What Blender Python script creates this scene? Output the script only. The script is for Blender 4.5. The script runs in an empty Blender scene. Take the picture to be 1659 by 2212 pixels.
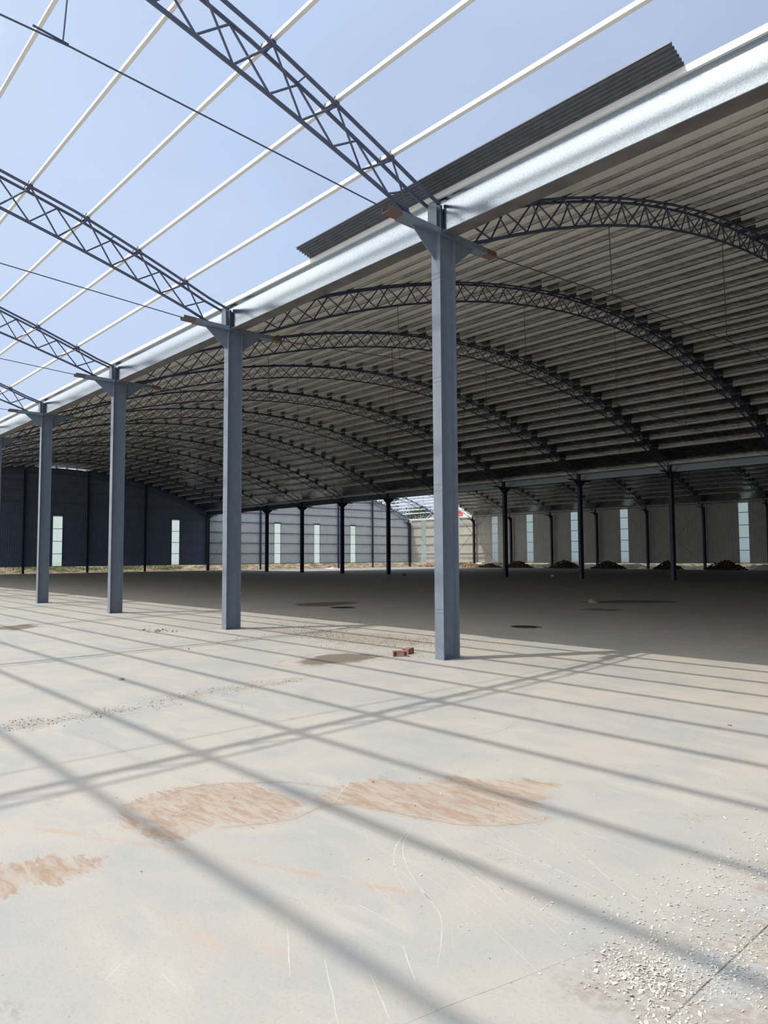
import bpy, math, random
import numpy as np
from mathutils import Vector, Matrix, noise as mnoise
random.seed(7)
C = bpy.context.scene.collection

# ------------------------------------------------------------------ camera
F_PX = 1542.325; PITCH = 0.0621; ROLL = -0.0051; YAW = -0.7427
CAM = Vector((-7.6344, 8.3432, 1.6))
fw = Vector((math.cos(PITCH)*math.cos(YAW), math.cos(PITCH)*math.sin(YAW), math.sin(PITCH)))
rt = Vector((math.sin(YAW), -math.cos(YAW), 0)); up = rt.cross(fw)
rt2 = rt*math.cos(ROLL)+up*math.sin(ROLL); up2 = -rt*math.sin(ROLL)+up*math.cos(ROLL)
cd = bpy.data.cameras.new('camera'); cam = bpy.data.objects.new('camera', cd); C.objects.link(cam)
mw = Matrix.Identity(4)
for i in range(3):
    mw[i][0] = rt2[i]; mw[i][1] = up2[i]; mw[i][2] = -fw[i]; mw[i][3] = CAM[i]
cam.matrix_world = mw
cd.sensor_fit = 'VERTICAL'; cd.sensor_height = 36; cd.sensor_width = 27; cd.lens = F_PX*36/2212
cd.clip_start = .05; cd.clip_end = 2000
bpy.context.scene.camera = cam
bpy.context.scene.cycles.max_bounces = 12; bpy.context.scene.cycles.diffuse_bounces = 8
vs = bpy.context.scene.view_settings
vs.view_transform = 'Standard'; vs.look = 'None'; vs.exposure = 0.0; vs.gamma = 1; vs.use_curve_mapping = False

# ------------------------------------------------------------------ sky and sun
SUN = Vector((.245, .441, 1)).normalized()
w = bpy.data.worlds.new('world'); bpy.context.scene.world = w; w.use_nodes = True
nt = w.node_tree; nt.nodes.clear()
N = nt.nodes.new; L = nt.links.new
geo = N('ShaderNodeTexCoord')
dot = N('ShaderNodeVectorMath'); dot.operation = 'DOT_PRODUCT'; dot.inputs[1].default_value = (.40, .72, .45)
L(geo.outputs['Generated'], dot.inputs[0])
mr = N('ShaderNodeMapRange'); mr.inputs[1].default_value = -.8; mr.inputs[2].default_value = .94
L(dot.outputs['Value'], mr.inputs[0])
nz = N('ShaderNodeTexNoise'); nz.inputs['Scale'].default_value = 2.2; nz.inputs['Detail'].default_value = 5
mp = N('ShaderNodeMapping'); mp.inputs['Scale'].default_value = (1, 1, 2.2)
L(geo.outputs['Generated'], mp.inputs[0]); L(mp.outputs[0], nz.inputs['Vector'])
ad = N('ShaderNodeMath'); ad.operation = 'MULTIPLY_ADD'; ad.inputs[1].default_value = .42
L(nz.outputs['Fac'], ad.inputs[0]); L(mr.outputs[0], ad.inputs[2])
sb = N('ShaderNodeMath'); sb.operation = 'SUBTRACT'; sb.inputs[1].default_value = .21
L(ad.outputs[0], sb.inputs[0])
cr = N('ShaderNodeValToRGB')
cr.color_ramp.elements[0].color = (.37, .46, .65, 1); cr.color_ramp.elements[1].color = (2.7, 2.65, 2.5, 1)
for p_, c_ in ((.34, (.43, .53, .73, 1)), (.55, (.53, .66, .90, 1)), (.73, (.60, .73, .95, 1))):
    e = cr.color_ramp.elements.new(p_); e.color = c_
L(sb.outputs[0], cr.inputs[0])
sep = N('ShaderNodeSeparateXYZ'); L(geo.outputs['Generated'], sep.inputs[0])
hz = N('ShaderNodeMapRange'); hz.inputs[1].default_value = 0; hz.inputs[2].default_value = .35; hz.inputs[3].default_value = .3; hz.inputs[4].default_value = 0
L(sep.outputs['Z'], hz.inputs[0])
mx = N('ShaderNodeMix'); mx.data_type = 'RGBA'; mx.inputs[7].default_value = (.66, .75, .88, 1)
L(hz.outputs[0], mx.inputs[0]); L(cr.outputs[0], mx.inputs[6])
bg = N('ShaderNodeBackground'); bg.inputs[1].default_value = 1.0
out = N('ShaderNodeOutputWorld'); L(mx.outputs[2], bg.inputs[0]); L(bg.outputs[0], out.inputs[0])

sl = bpy.data.lights.new('sun', 'SUN'); sl.energy = 2.65; sl.angle = math.radians(.6); sl.color = (1, .95, .86)
so = bpy.data.objects.new('sun', sl); C.objects.link(so)
so.rotation_euler = SUN.to_track_quat('Z', 'Y').to_euler(); so.location = (20, 40, 60)

# ------------------------------------------------------------------ dimensions
S = 6.5158           # column spacing
H = 6.7433           # underside of bracket
W = 35.0743          # width of one vault
XE = 11*S            # end wall
X0 = -4*S            # roof runs on behind the camera
YB = -W; YC = -2*W
GZ0, GZ1 = 6.77, 7.27

# ------------------------------------------------------------------ materials
MATS = {}
def nodes(name):
    m = bpy.data.materials.new(name); m.use_nodes = True; t = m.node_tree; t.nodes.clear()
    o = t.nodes.new('ShaderNodeOutputMaterial'); b = t.nodes.new('ShaderNodeBsdfPrincipled')
    t.links.new(b.outputs[0], o.inputs[0]); MATS[name] = m
    return m, t, b, o
def noise_mat(name, c1, c2, scale=3, rough=.5, metal=0, detail=6, lo=.35, hi=.65, bump=0, bscale=None, stretch=(1,1,1), spec=.5, rvar=0):
    m, t, b, o = nodes(name)
    tc = t.nodes.new('ShaderNodeTexCoord'); mpp = t.nodes.new('ShaderNodeMapping'); mpp.inputs['Scale'].default_value = stretch
    t.links.new(tc.outputs['Object'], mpp.inputs[0])
    n = t.nodes.new('ShaderNodeTexNoise'); n.inputs['Scale'].default_value = scale; n.inputs['Detail'].default_value = detail
    t.links.new(mpp.outputs[0], n.inputs['Vector'])
    r = t.nodes.new('ShaderNodeValToRGB'); r.color_ramp.elements[0].position = lo; r.color_ramp.elements[1].position = hi
    r.color_ramp.elements[0].color = (*c1, 1); r.color_ramp.elements[1].color = (*c2, 1)
    t.links.new(n.outputs['Fac'], r.inputs[0]); t.links.new(r.outputs[0], b.inputs['Base Color'])
    b.inputs['Roughness'].default_value = rough; b.inputs['Metallic'].default_value = metal
    b.inputs['Specular IOR Level'].default_value = spec
    if bump:
        n2 = t.nodes.new('ShaderNodeTexNoise'); n2.inputs['Scale'].default_value = bscale or scale*4; n2.inputs['Detail'].default_value = 4
        t.links.new(mpp.outputs[0], n2.inputs['Vector'])
        bp = t.nodes.new('ShaderNodeBump'); bp.inputs['Strength'].default_value = bump; bp.inputs['Distance'].default_value = .02
        t.links.new(n2.outputs['Fac'], bp.inputs['Height']); t.links.new(bp.outputs[0], b.inputs['Normal'])
    return m
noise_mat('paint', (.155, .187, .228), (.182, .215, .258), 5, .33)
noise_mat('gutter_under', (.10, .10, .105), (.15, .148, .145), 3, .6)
noise_mat('truss_paint', (.068, .085, .138), (.08, .10, .16), 8, .42)
noise_mat('far_paint', (.05, .085, .16), (.065, .10, .18), 5, .5)
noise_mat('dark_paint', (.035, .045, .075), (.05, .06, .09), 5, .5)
noise_mat('rust', (.17, .085, .055), (.12, .105, .095), 9, .8)
noise_mat('galv', (.38, .435, .49), (.50, .555, .61), 55, .17, 1.0, lo=.35, hi=.65, bump=.012, bscale=40)
noise_mat('galv_purlin', (.66, .66, .64), (.70, .70, .68), 2, .5, .1)
noise_mat('inner_purlin', (.82, .79, .73), (.88, .85, .79), 6, .42, .5)
noise_mat('roof_sheet', (.05, .055, .07), (.075, .08, .10), 8, .4)
noise_mat('roof_top', (.30, .34, .42), (.36, .40, .48), 8, .5)
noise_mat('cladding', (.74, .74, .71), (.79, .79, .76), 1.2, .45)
noise_mat('cladding_shaded', (.18, .22, .31), (.21, .25, .35), 1.2, .5)  # cladding again for the backlit wall, with shade put into the colour
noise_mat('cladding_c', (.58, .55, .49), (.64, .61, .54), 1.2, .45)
noise_mat('girt_galv', (.5, .52, .52), (.6, .62, .62), 8, .5, .2)
noise_mat('brick', (.27, .13, .09), (.38, .22, .16), 7, .9)
noise_mat('brick_sunlit', (.42, .26, .19), (.60, .42, .32), 3, .9)  # lighter brick copy for the sunlit heaps, sunlight put into the colour
noise_mat('brick_shade_and_dark', (.05, .045, .045), (.16, .10, .08), 3, .9)  # darker brick copy, shade put into the colour for shaded heaps and holes
noise_mat('cast_iron', (.045, .045, .045), (.09, .085, .075), 20, .7, .3)
noise_mat('concrete_ring', (.16, .155, .14), (.24, .23, .21), 20, .9)
noise_mat('chips', (.52, .50, .45), (.66, .62, .55), 5, .95)
noise_mat('clod', (.20, .17, .13), (.34, .29, .23), 12, .95)
noise_mat('soil', (.13, .12, .06), (.36, .26, .18), 1.3, .95, bump=.8, bscale=9, lo=.42, hi=.6)
noise_mat('outer_ground', (.28, .22, .15), (.20, .22, .09), .25, .95)
noise_mat('grass', (.13, .19, .045), (.24, .30, .10), 4, .8)
noise_mat('white_plastic', (.72, .74, .76), (.82, .83, .84), 4, .45)
noise_mat('leaf', (.035, .065, .022), (.09, .13, .05), 1.5, .6)
noise_mat('bark', (.16, .13, .10), (.24, .2, .16), 6, .9)
noise_mat('white_wall', (.78, .79, .84), (.84, .85, .88), 1, .6)
noise_mat('red_paint', (.58, .035, .05), (.62, .05, .06), 2, .5)

# concrete splashes on the foot of the painted columns
m = MATS['paint']; t = m.node_tree; b = [q_ for q_ in t.nodes if q_.type == 'BSDF_PRINCIPLED'][0]
tc = t.nodes.new('ShaderNodeTexCoord'); vo = t.nodes.new('ShaderNodeTexVoronoi'); vo.inputs['Scale'].default_value = 34; t.links.new(tc.outputs['Object'], vo.inputs['Vector'])
sx = t.nodes.new('ShaderNodeSeparateXYZ'); t.links.new(tc.outputs['Object'], sx.inputs[0])
r1 = t.nodes.new('ShaderNodeMapRange'); r1.inputs[1].default_value = 0; r1.inputs[2].default_value = 1.5; r1.inputs[3].default_value = .22; r1.inputs[4].default_value = .05; t.links.new(sx.outputs['Z'], r1.inputs[0])
ls = t.nodes.new('ShaderNodeMath'); ls.operation = 'LESS_THAN'; t.links.new(vo.outputs['Distance'], ls.inputs[0]); t.links.new(r1.outputs[0], ls.inputs[1])
zz = t.nodes.new('ShaderNodeMapRange'); zz.inputs[1].default_value = .2; zz.inputs[2].default_value = 1.7; zz.inputs[3].default_value = .8; zz.inputs[4].default_value = 0; t.links.new(sx.outputs['Z'], zz.inputs[0])
mu = t.nodes.new('ShaderNodeMath'); mu.operation = 'MULTIPLY'; t.links.new(ls.outputs[0], mu.inputs[0]); t.links.new(zz.outputs[0], mu.inputs[1])
mm = t.nodes.new('ShaderNodeMix'); mm.data_type = 'RGBA'; mm.inputs[7].default_value = (.40, .39, .36, 1)
old = b.inputs['Base Color'].links[0].from_socket; t.links.new(mu.outputs[0], mm.inputs[0]); t.links.new(old, mm.inputs[6]); t.links.new(mm.outputs[2], b.inputs['Base Color'])

# foil insulation seen from below
m, t, b, o = nodes('foil')
tc = t.nodes.new('ShaderNodeTexCoord')
mp1 = t.nodes.new('ShaderNodeMapping'); mp1.inputs['Scale'].default_value = (.9, 4.5, 1); mp1.inputs['Rotation'].default_value = (0, 0, .5)
mp2 = t.nodes.new('ShaderNodeMapping'); mp2.inputs['Scale'].default_value = (1.2, 5, 1)
n1 = t.nodes.new('ShaderNodeTexNoise'); n1.inputs['Scale'].default_value = 2.2; n1.inputs['Detail'].default_value = 5; n1.inputs['Distortion'].default_value = .8
n2 = t.nodes.new('ShaderNodeTexNoise'); n2.inputs['Scale'].default_value = 1.3; n2.inputs['Detail'].default_value = 7
t.links.new(tc.outputs['Object'], mp1.inputs[0]); t.links.new(mp1.outputs[0], n1.inputs['Vector'])
t.links.new(tc.outputs['Object'], mp2.inputs[0]); t.links.new(mp2.outputs[0], n2.inputs['Vector'])
bp = t.nodes.new('ShaderNodeBump'); bp.inputs['Strength'].default_value = .35; bp.inputs['Distance'].default_value = .05
ad = t.nodes.new('ShaderNodeMath'); ad.operation = 'ADD'
t.links.new(n1.outputs['Fac'], ad.inputs[0]); t.links.new(n2.outputs['Fac'], ad.inputs[1]); t.links.new(ad.outputs[0], bp.inputs['Height'])
t.links.new(bp.outputs[0], b.inputs['Normal'])
r = t.nodes.new('ShaderNodeValToRGB'); r.color_ramp.elements[0].position = .35; r.color_ramp.elements[1].position = .68
r.color_ramp.elements[0].color = (.18, .18, .185, 1); r.color_ramp.elements[1].color = (.56, .55, .53, 1)
t.links.new(n2.outputs['Fac'], r.inputs[0])
sx = t.nodes.new('ShaderNodeSeparateXYZ'); t.links.new(tc.outputs['Object'], sx.inputs[0])
wob = t.nodes.new('ShaderNodeMath'); wob.operation = 'MULTIPLY_ADD'; wob.inputs[1].default_value = .10; t.links.new(n1.outputs['Fac'], wob.inputs[0]); t.links.new(sx.outputs['X'], wob.inputs[2])
md = t.nodes.new('ShaderNodeMath'); md.operation = 'PINGPONG'; md.inputs[1].default_value = .19; t.links.new(wob.outputs[0], md.inputs[0])
ln = t.nodes.new('ShaderNodeMapRange'); ln.inputs[1].default_value = .008; ln.inputs[2].default_value = .016; ln.inputs[3].default_value = .75; ln.inputs[4].default_value = 0; t.links.new(md.outputs[0], ln.inputs[0])
mxl = t.nodes.new('ShaderNodeMix'); mxl.data_type = 'RGBA'; mxl.inputs[7].default_value = (.07, .07, .07, 1)
t.links.new(ln.outputs[0], mxl.inputs[0]); t.links.new(r.outputs[0], mxl.inputs[6]); t.links.new(mxl.outputs[2], b.inputs['Base Color'])
a2 = t.nodes.new('ShaderNodeMath'); a2.operation = 'MULTIPLY_ADD'; a2.inputs[1].default_value = 2.0; t.links.new(md.outputs[0], a2.inputs[0]); t.links.new(ad.outputs[0], a2.inputs[2]); t.links.new(a2.outputs[0], bp.inputs['Height'])
b.inputs['Metallic'].default_value = 1.0; b.inputs['Roughness'].default_value = .17

# translucent strip windows
m, t, b, o = nodes('strip_glass')
t.nodes.remove(b)
tr = t.nodes.new('ShaderNodeBsdfTranslucent'); tr.inputs[0].default_value = (.86, .92, .88, 1)
gl = t.nodes.new('ShaderNodeBsdfGlossy'); gl.inputs['Roughness'].default_value = .35; gl.inputs[0].default_value = (.8, .85, .85, 1)
tp = t.nodes.new('ShaderNodeBsdfTransparent'); tp.inputs[0].default_value = (.90, .96, .92, 1)
m1 = t.nodes.new('ShaderNodeMixShader'); m1.inputs[0].default_value = .45
m2 = t.nodes.new('ShaderNodeMixShader'); m2.inputs[0].default_value = .06
t.links.new(tr.outputs[0], m1.inputs[1]); t.links.new(tp.outputs[0], m1.inputs[2])
t.links.new(m1.outputs[0], m2.inputs[1]); t.links.new(gl.outputs[0], m2.inputs[2]); t.links.new(m2.outputs[0], o.inputs[0])

# ------------------------------------------------------------------ mesh builder
class MB:
    def __init__(s): s.v = []; s.f = []
    def add(s, vs_, fs_):
        n = len(s.v); s.v += [tuple(p) for p in vs_]; s.f += [tuple(i+n for i in q) for q in fs_]; return s
    def box(s, a, b_):
        x0, y0, z0 = a; x1, y1, z1 = b_
        return s.add([(x0,y0,z0),(x1,y0,z0),(x1,y1,z0),(x0,y1,z0),(x0,y0,z1),(x1,y0,z1),(x1,y1,z1),(x0,y1,z1)],
                     [(0,3,2,1),(4,5,6,7),(0,1,5,4),(1,2,6,5),(2,3,7,6),(3,0,4,7)])
    def obox(s, c, size, rot):            # oriented box, rot = 3x3 Matrix
        hx, hy, hz_ = size[0]/2, size[1]/2, size[2]/2
        P = [Vector((a*hx, b_*hy, d*hz_)) for d in (-1, 1) for a, b_ in ((-1,-1),(1,-1),(1,1),(-1,1))]
        return s.add([rot @ p+Vector(c) for p in P], [(0,3,2,1),(4,5,6,7),(0,1,5,4),(1,2,6,5),(2,3,7,6),(3,0,4,7)])
    def tube(s, pts, r, n=8, closed_ends=True):
        pts = [Vector(p) for p in pts]; n0 = len(s.v); k = len(pts)
        for i, p in enumerate(pts):
            d = (pts[min(i+1, k-1)]-pts[max(i-1, 0)]).normalized()
            a = d.cross(Vector((0,0,1))); a = a if a.length > 1e-3 else d.cross(Vector((1,0,0)))
            a.normalize(); c = d.cross(a)
            for j in range(n):
                th = 2*math.pi*j/n; s.v.append(tuple(p+a*math.cos(th)*r+c*math.sin(th)*r))
        for i in range(k-1):
            for j in range(n):
                s.f.append((n0+i*n+j, n0+i*n+(j+1) % n, n0+(i+1)*n+(j+1) % n, n0+(i+1)*n+j))
        if closed_ends:
            s.f.append(tuple(n0+j for j in range(n))); s.f.append(tuple(n0+(k-1)*n+j for j in reversed(range(n))))
        return s
    def extr(s, prof, a, b_, axis='x'):   # closed 2D profile (y,z) extruded along x (or (x,z) along y, (x,y) along z)
        n = len(prof)
        def P(u, v_, t_):
            return (t_, u, v_) if axis == 'x' else ((u, t_, v_) if axis == 'y' else (u, v_, t_))
        vs_ = [P(u, v_, a) for u, v_ in prof]+[P(u, v_, b_) for u, v_ in prof]
        fs_ = [(i, (i+1) % n, n+(i+1) % n, n+i) for i in range(n)]+[tuple(range(n-1, -1, -1)), tuple(range(n, 2*n))]
        return s.add(vs_, fs_)
    def build(s, name, mat, parent=None, smooth=False):
        me = bpy.data.meshes.new(name); me.from_pydata(s.v, [], s.f); me.materials.append(MATS[mat])
        bm_fix(me)
        if smooth: me.polygons.foreach_set('use_smooth', [True]*len(me.polygons))
        ob = bpy.data.objects.new(name, me); C.objects.link(ob)
        if parent: ob.parent = parent
        return ob
import bmesh
def bm_fix(me):
    bm = bmesh.new(); bm.from_mesh(me); bmesh.ops.recalc_face_normals(bm, faces=bm.faces); bm.to_mesh(me); bm.free()
def tag(o, label=None, cat=None, group=None, kind=None):
    if label: o['label'] = label
    if cat: o['category'] = cat
    if group: o['group'] = group
    if kind: o['kind'] = kind
    return o
def empty(name, loc):
    o = bpy.data.objects.new(name, None); C.objects.link(o); o.location = loc; o.empty_display_size = .2; return o
def copy_tree(o, parent=None):
    c = o.copy(); C.objects.link(c); c.parent = parent
    for ch in [q for q in KIDS.get(o.name, [])]:
        d = copy_tree(ch, c); KIDS.setdefault(c.name, []).append(d)
    return c
KIDS = {}
def kid(o, p):
    KIDS.setdefault(p.name, []).append(o); return o
ORD = ['first','second','third','fourth','fifth','sixth','seventh','eighth','ninth','tenth','eleventh','twelfth','thirteenth','fourteenth','fifteenth','sixteenth','seventeenth','eighteenth','nineteenth','twentieth','twenty-first','twenty-second','twenty-third','twenty-fourth','twenty-fifth','twenty-sixth','twenty-seventh','twenty-eighth','twenty-ninth','thirtieth','thirty-first','thirty-second','thirty-third','thirty-fourth','thirty-fifth']

# ------------------------------------------------------------------ floor with stains stored as distances
def seg_dist(P, pts):
    d = np.full(len(P), 1e3)
    for (a, b_) in zip(pts[:-1], pts[1:]):
        a = np.array(a); b_ = np.array(b_); ab = b_-a; t_ = np.clip(((P-a)@ab)/(ab@ab+1e-12), 0, 1)
        d = np.minimum(d, np.hypot(*(P-a-t_[:, None]*ab).T))
    return d
def poly_sdf(P, pts):
    pts = list(pts); d = seg_dist(P, pts+[pts[0]]); ins = np.zeros(len(P), bool)
    for (a, b_) in zip(pts, pts[1:]+[pts[0]]):
        c = ((a[1] > P[:, 1]) != (b_[1] > P[:, 1]))
        with np.errstate(divide='ignore', invalid='ignore'):
            xi = (b_[0]-a[0])*(P[:, 1]-a[1])/(b_[1]-a[1]+1e-12)+a[0]
        ins ^= c & (P[:, 0] < xi)
    return np.where(ins, -d, d)
xs = np.concatenate([np.arange(X0-1, -7.5, 1.5), np.arange(-7.5, 2.5, .03), np.arange(2.5, 14, .1), np.arange(14, XE-.5, 2), [XE+.45]])
ys = np.concatenate([[YC-.5], np.arange(YC+1, -19, 2.5), np.arange(-19, -3, .16), np.arange(-3, 8.2, .03), np.arange(8.2, 12, .5), np.arange(12, 44, 4)])
nx, ny = len(xs), len(ys)
GX, GY = np.meshgrid(xs, ys, indexing='ij'); P2 = np.stack([GX.ravel(), GY.ravel()], 1)
mudA = [(-3.13,6.51),(-3.0,6.4),(-2.9,6.25),(-2.92,6.02),(-2.98,5.81),(-3.18,5.55),(-3.48,5.52),(-3.77,5.52),(-3.88,5.59),(-3.96,5.71),(-3.9,5.94),(-3.8,6.07),(-3.71,6.11),(-3.75,6.23),(-3.77,6.38),(-3.76,6.49),(-3.56,6.53),(-3.38,6.57)]
mudB = [(-3.68,5.36),(-3.63,5.12),(-3.67,4.85),(-3.93,4.73),(-4.13,4.36),(-4.39,4.17),(-4.65,3.97),(-4.8,4.24),(-4.84,4.51),(-5.0,4.58),(-4.91,4.84),(-4.73,5.05),(-4.45,5.16),(-4.26,5.22),(-4.02,5.32),(-3.93,5.48)]
mudC = [(-3.3,7.5),(-3.44,7.24),(-3.52,7.0),(-3.70,6.84),(-3.85,6.9),(-3.88,7.07),(-3.83,7.2),(-3.81,7.5)]
muds = [mudA, mudB, mudC]
lines = [[(-3.0,6.4),(-3.05,6.22),(-2.98,5.95),(-3.03,5.73),(-3.18,5.55),(-3.34,5.35),(-3.6,5.22)],
         [(-3.78,6.12),(-3.86,5.98),(-3.95,5.77),(-3.94,5.65),(-3.91,5.5),(-3.92,5.39),(-4.06,5.28),(-4.3,5.21),(-4.51,5.14),(-4.73,5.05),(-4.92,4.86),(-5.03,4.63)],
         [(1.37,2.28),(1.62,1.99),(1.75,1.55),(1.93,1.03),(1.6,.61),(1.04,.29),(.71,.49),(.67,1.02),(.8,1.82),(1.11,2.26),(1.37,2.28)]]
orange = [[(-2.91,7.02),(-3.19,6.85),(-3.48,6.69),(-3.81,6.51),(-4.13,6.32),(-4.56,6.15),(-4.85,6.02),(-5.16,5.88)]]
damps = [[(1.39,1.89),(1.68,1.32),(1.68,.94),(1.35,.52),(.97,.53),(.78,.93),(.76,1.32),(.9,1.73),(1.06,1.96)],
         [(6.2,-13.2),(4.8,-13.6),(3.4,-15.3),(4.0,-15.9),(5.4,-15.4)], [(4.2,-10.2),(3.2,-10.4),(3.0,-11.1),(4.1,-10.9)], [(12.7,-6.2),(12.2,-8.0),(11.2,-7.8),(10.7,-5.9),(11.6,-5.4)],
         [(10.5,3.9),(11.2,2.9),(10.2,2.9),(9.7,3.6)]]
rng = random.Random(3)
scr = [[(-4.54,5.29),(-4.72,5.54),(-4.95,5.72),(-5.18,5.84),(-5.41,5.97),(-5.64,6.24)], [(-4.50,5.24),(-4.68,5.55),(-4.90,5.77),(-5.12,5.90)],
       [(-4.82,5.15),(-5.4,5.16),(-5.77,5.21)], [(-5.31,4.82),(-5.75,5.09),(-6.17,5.27)], [(-4.64,5.23),(-5.29,5.51),(-5.83,5.58)],
       [(-3.58,4.95),(-3.9,5.38)], [(-4.85,7.24),(-4.76,7.12)], [(-5.06,7.05),(-4.93,7.05)], [(-4.98,6.49),(-5.3,6.7)],
       [(-5.29,6.53),(-5.5,6.65),(-5.64,6.74)], [(-5.49,6.46),(-5.74,6.59)], [(-5.43,6.23),(-5.65,6.37)], [(-5.03,6.14),(-5.31,6.14)]]
for i in range(26):
    x = rng.uniform(-5.9, -4.7); y = rng.uniform(4.5, 5.6); l = rng.uniform(.15, .5); a = rng.uniform(.1, .45)
    scr.append([(x, y), (x-l*.5, y+l*a*.5-.01), (x-l, y+l*a)])
for i in range(14):
    x = rng.uniform(-5.2, -3.6); y = rng.uniform(4.6, 6.9); l = rng.uniform(.06, .25); a = rng.uniform(-1.2, 1.2)
    scr.append([(x, y), (x-l, y+l*a)])
bands = [[(-.07,6.6),(-.21,6.08),(-.19,5.68),(-.18,5.06),(.11,4.26),(.1,3.38),(.05,2.85)]]
bandpoly = [[(6.56,-.51),(5.37,-.95),(4.13,-1.51),(3.1,-1.89),(2.06,-1.76),(1.6,-.69),(2.69,-.08),(4.24,-.15)],
            [(-6.05,5.95),(-6.35,6.1),(-6.8,5.6),(-6.7,4.2),(-6.2,4.1),(-6.25,5.1)]]
sdf_mud = np.min([poly_sdf(P2, q) for q in muds], 0)
sdf_damp = np.min([poly_sdf(P2, q) for q in damps], 0)
d_line = np.min([seg_dist(P2, q) for q in lines], 0)
d_or = np.min([seg_dist(P2, q) for q in orange], 0)
d_scr = np.min([seg_dist(P2, q) for q in scr], 0)
d_band = np.minimum(np.min([seg_dist(P2, q) for q in bands], 0)-.12, np.min([poly_sdf(P2, q) for q in bandpoly], 0))
d_joint = np.full(len(P2), 9.)
for k in (-1, 0, 1, 2):
    x_ = {-1: -6.40, 0: -.25}.get(k, k*S-.2)
    d_joint = np.where(np.abs(P2[:, 0]-x_) < np.abs(d_joint), P2[:, 0]-x_, d_joint)
me = bpy.data.meshes.new('floor')
V = np.zeros((nx*ny, 3)); V[:, :2] = P2
idx = np.arange(nx*ny).reshape(nx, ny)
Q = np.stack([idx[:-1, :-1], idx[1:, :-1], idx[1:, 1:], idx[:-1, 1:]], -1).reshape(-1, 4)
me.vertices.add(len(V)); me.vertices.foreach_set('co', V.ravel())
me.loops.add(Q.size); me.loops.foreach_set('vertex_index', Q.ravel())
me.polygons.add(len(Q)); me.polygons.foreach_set('loop_start', np.arange(len(Q))*4); me.polygons.foreach_set('loop_total', np.full(len(Q), 4))
me.update()
for nme, arr in (('mud', sdf_mud), ('damp', sdf_damp), ('edge', d_line), ('orange', d_or), ('scratch', d_scr), ('band', d_band), ('joint', d_joint)):
    at_ = me.attributes.new(nme, 'FLOAT', 'POINT'); at_.data.foreach_set('value', arr.astype(np.float32))
floor = bpy.data.objects.new('floor', me); C.objects.link(floor); tag(floor, kind='structure')

m, t, b, o = nodes('concrete_floor')
def nn(ty, **kw):
    q = t.nodes.new(ty)
    for k_, v_ in kw.items(): setattr(q, k_, v_)
    return q
def lk(a, b_): t.links.new(a, b_)
def noise(scale, detail=5, vec=None, dist=0, rough=.55):
    q = nn('ShaderNodeTexNoise'); q.inputs['Scale'].default_value = scale; q.inputs['Detail'].default_value = detail
    q.inputs['Distortion'].default_value = dist; q.inputs['Roughness'].default_value = rough
    lk(vec or tco.outputs['Object'], q.inputs['Vector']); return q.outputs['Fac']
def att(n_): q = nn('ShaderNodeAttribute'); q.attribute_name = n_; return q.outputs['Fac']
def math_(op, a, b_=None, c=None):
    q = nn('ShaderNodeMath', operation=op)
    for i_, v_ in enumerate((a, b_, c)):
        if v_ is None: continue
        if isinstance(v_, (int, float)): q.inputs[i_].default_value = v_
        else: lk(v_, q.inputs[i_])
    return q.outputs[0]
def smooth(v_, a, b_, t0=0., t1=1.):
    q = nn('ShaderNodeMapRange'); q.interpolation_type = 'SMOOTHSTEP'
    q.inputs[1].default_value = a; q.inputs[2].default_value = b_; q.inputs[3].default_value = t0; q.inputs[4].default_value = t1
    lk(v_, q.inputs[0]); return q.outputs[0]
def mixc(f, a, b_):
    q = nn('ShaderNodeMix'); q.data_type = 'RGBA'
    if isinstance(f, (int, float)): q.inputs[0].default_value = f
    else: lk(f, q.inputs[0])
    for i_, v_ in ((6, a), (7, b_)):
        if isinstance(v_, tuple): q.inputs[i_].default_value = (*v_, 1)
        else: lk(v_, q.inputs[i_])
    return q.outputs[2]
tco = nn('ShaderNodeTexCoord')
mps = nn('ShaderNodeMapping'); mps.inputs['Rotation'].default_value = (0, 0, .9); mps.inputs['Scale'].default_value = (1, 3.5, 1); lk(tco.outputs['Object'], mps.inputs[0])
nbig = noise(.55, 8); nmid = noise(1.7, 9, dist=.6); nstr = noise(1.2, 9, mps.outputs[0], .8); nfine = noise(60, 4); ngr = noise(170, 2)
col = mixc(smooth(nbig, .34, .58), (.395, .393, .372), (.475, .435, .38))
col = mixc(smooth(nmid, .42, .72, 0, .8), col, (.375, .382, .374))
col = mixc(smooth(nstr, .52, .74, 0, .75), col, (.51, .465, .40))
col = mixc(smooth(noise(.9, 7, mps.outputs[0], 1.2), .62, .78, 0, .45), col, (.50, .38, .29))
col = mixc(smooth(noise(.23, 6, None, 1.0), .60, .74, 0, .5), col, (.36, .35, .32))
nw = math_('SUBTRACT', noise(4.5, 8, None, .5), .5); nw2 = math_('SUBTRACT', noise(14, 6, mps.outputs[0], .7), .5)
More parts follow.
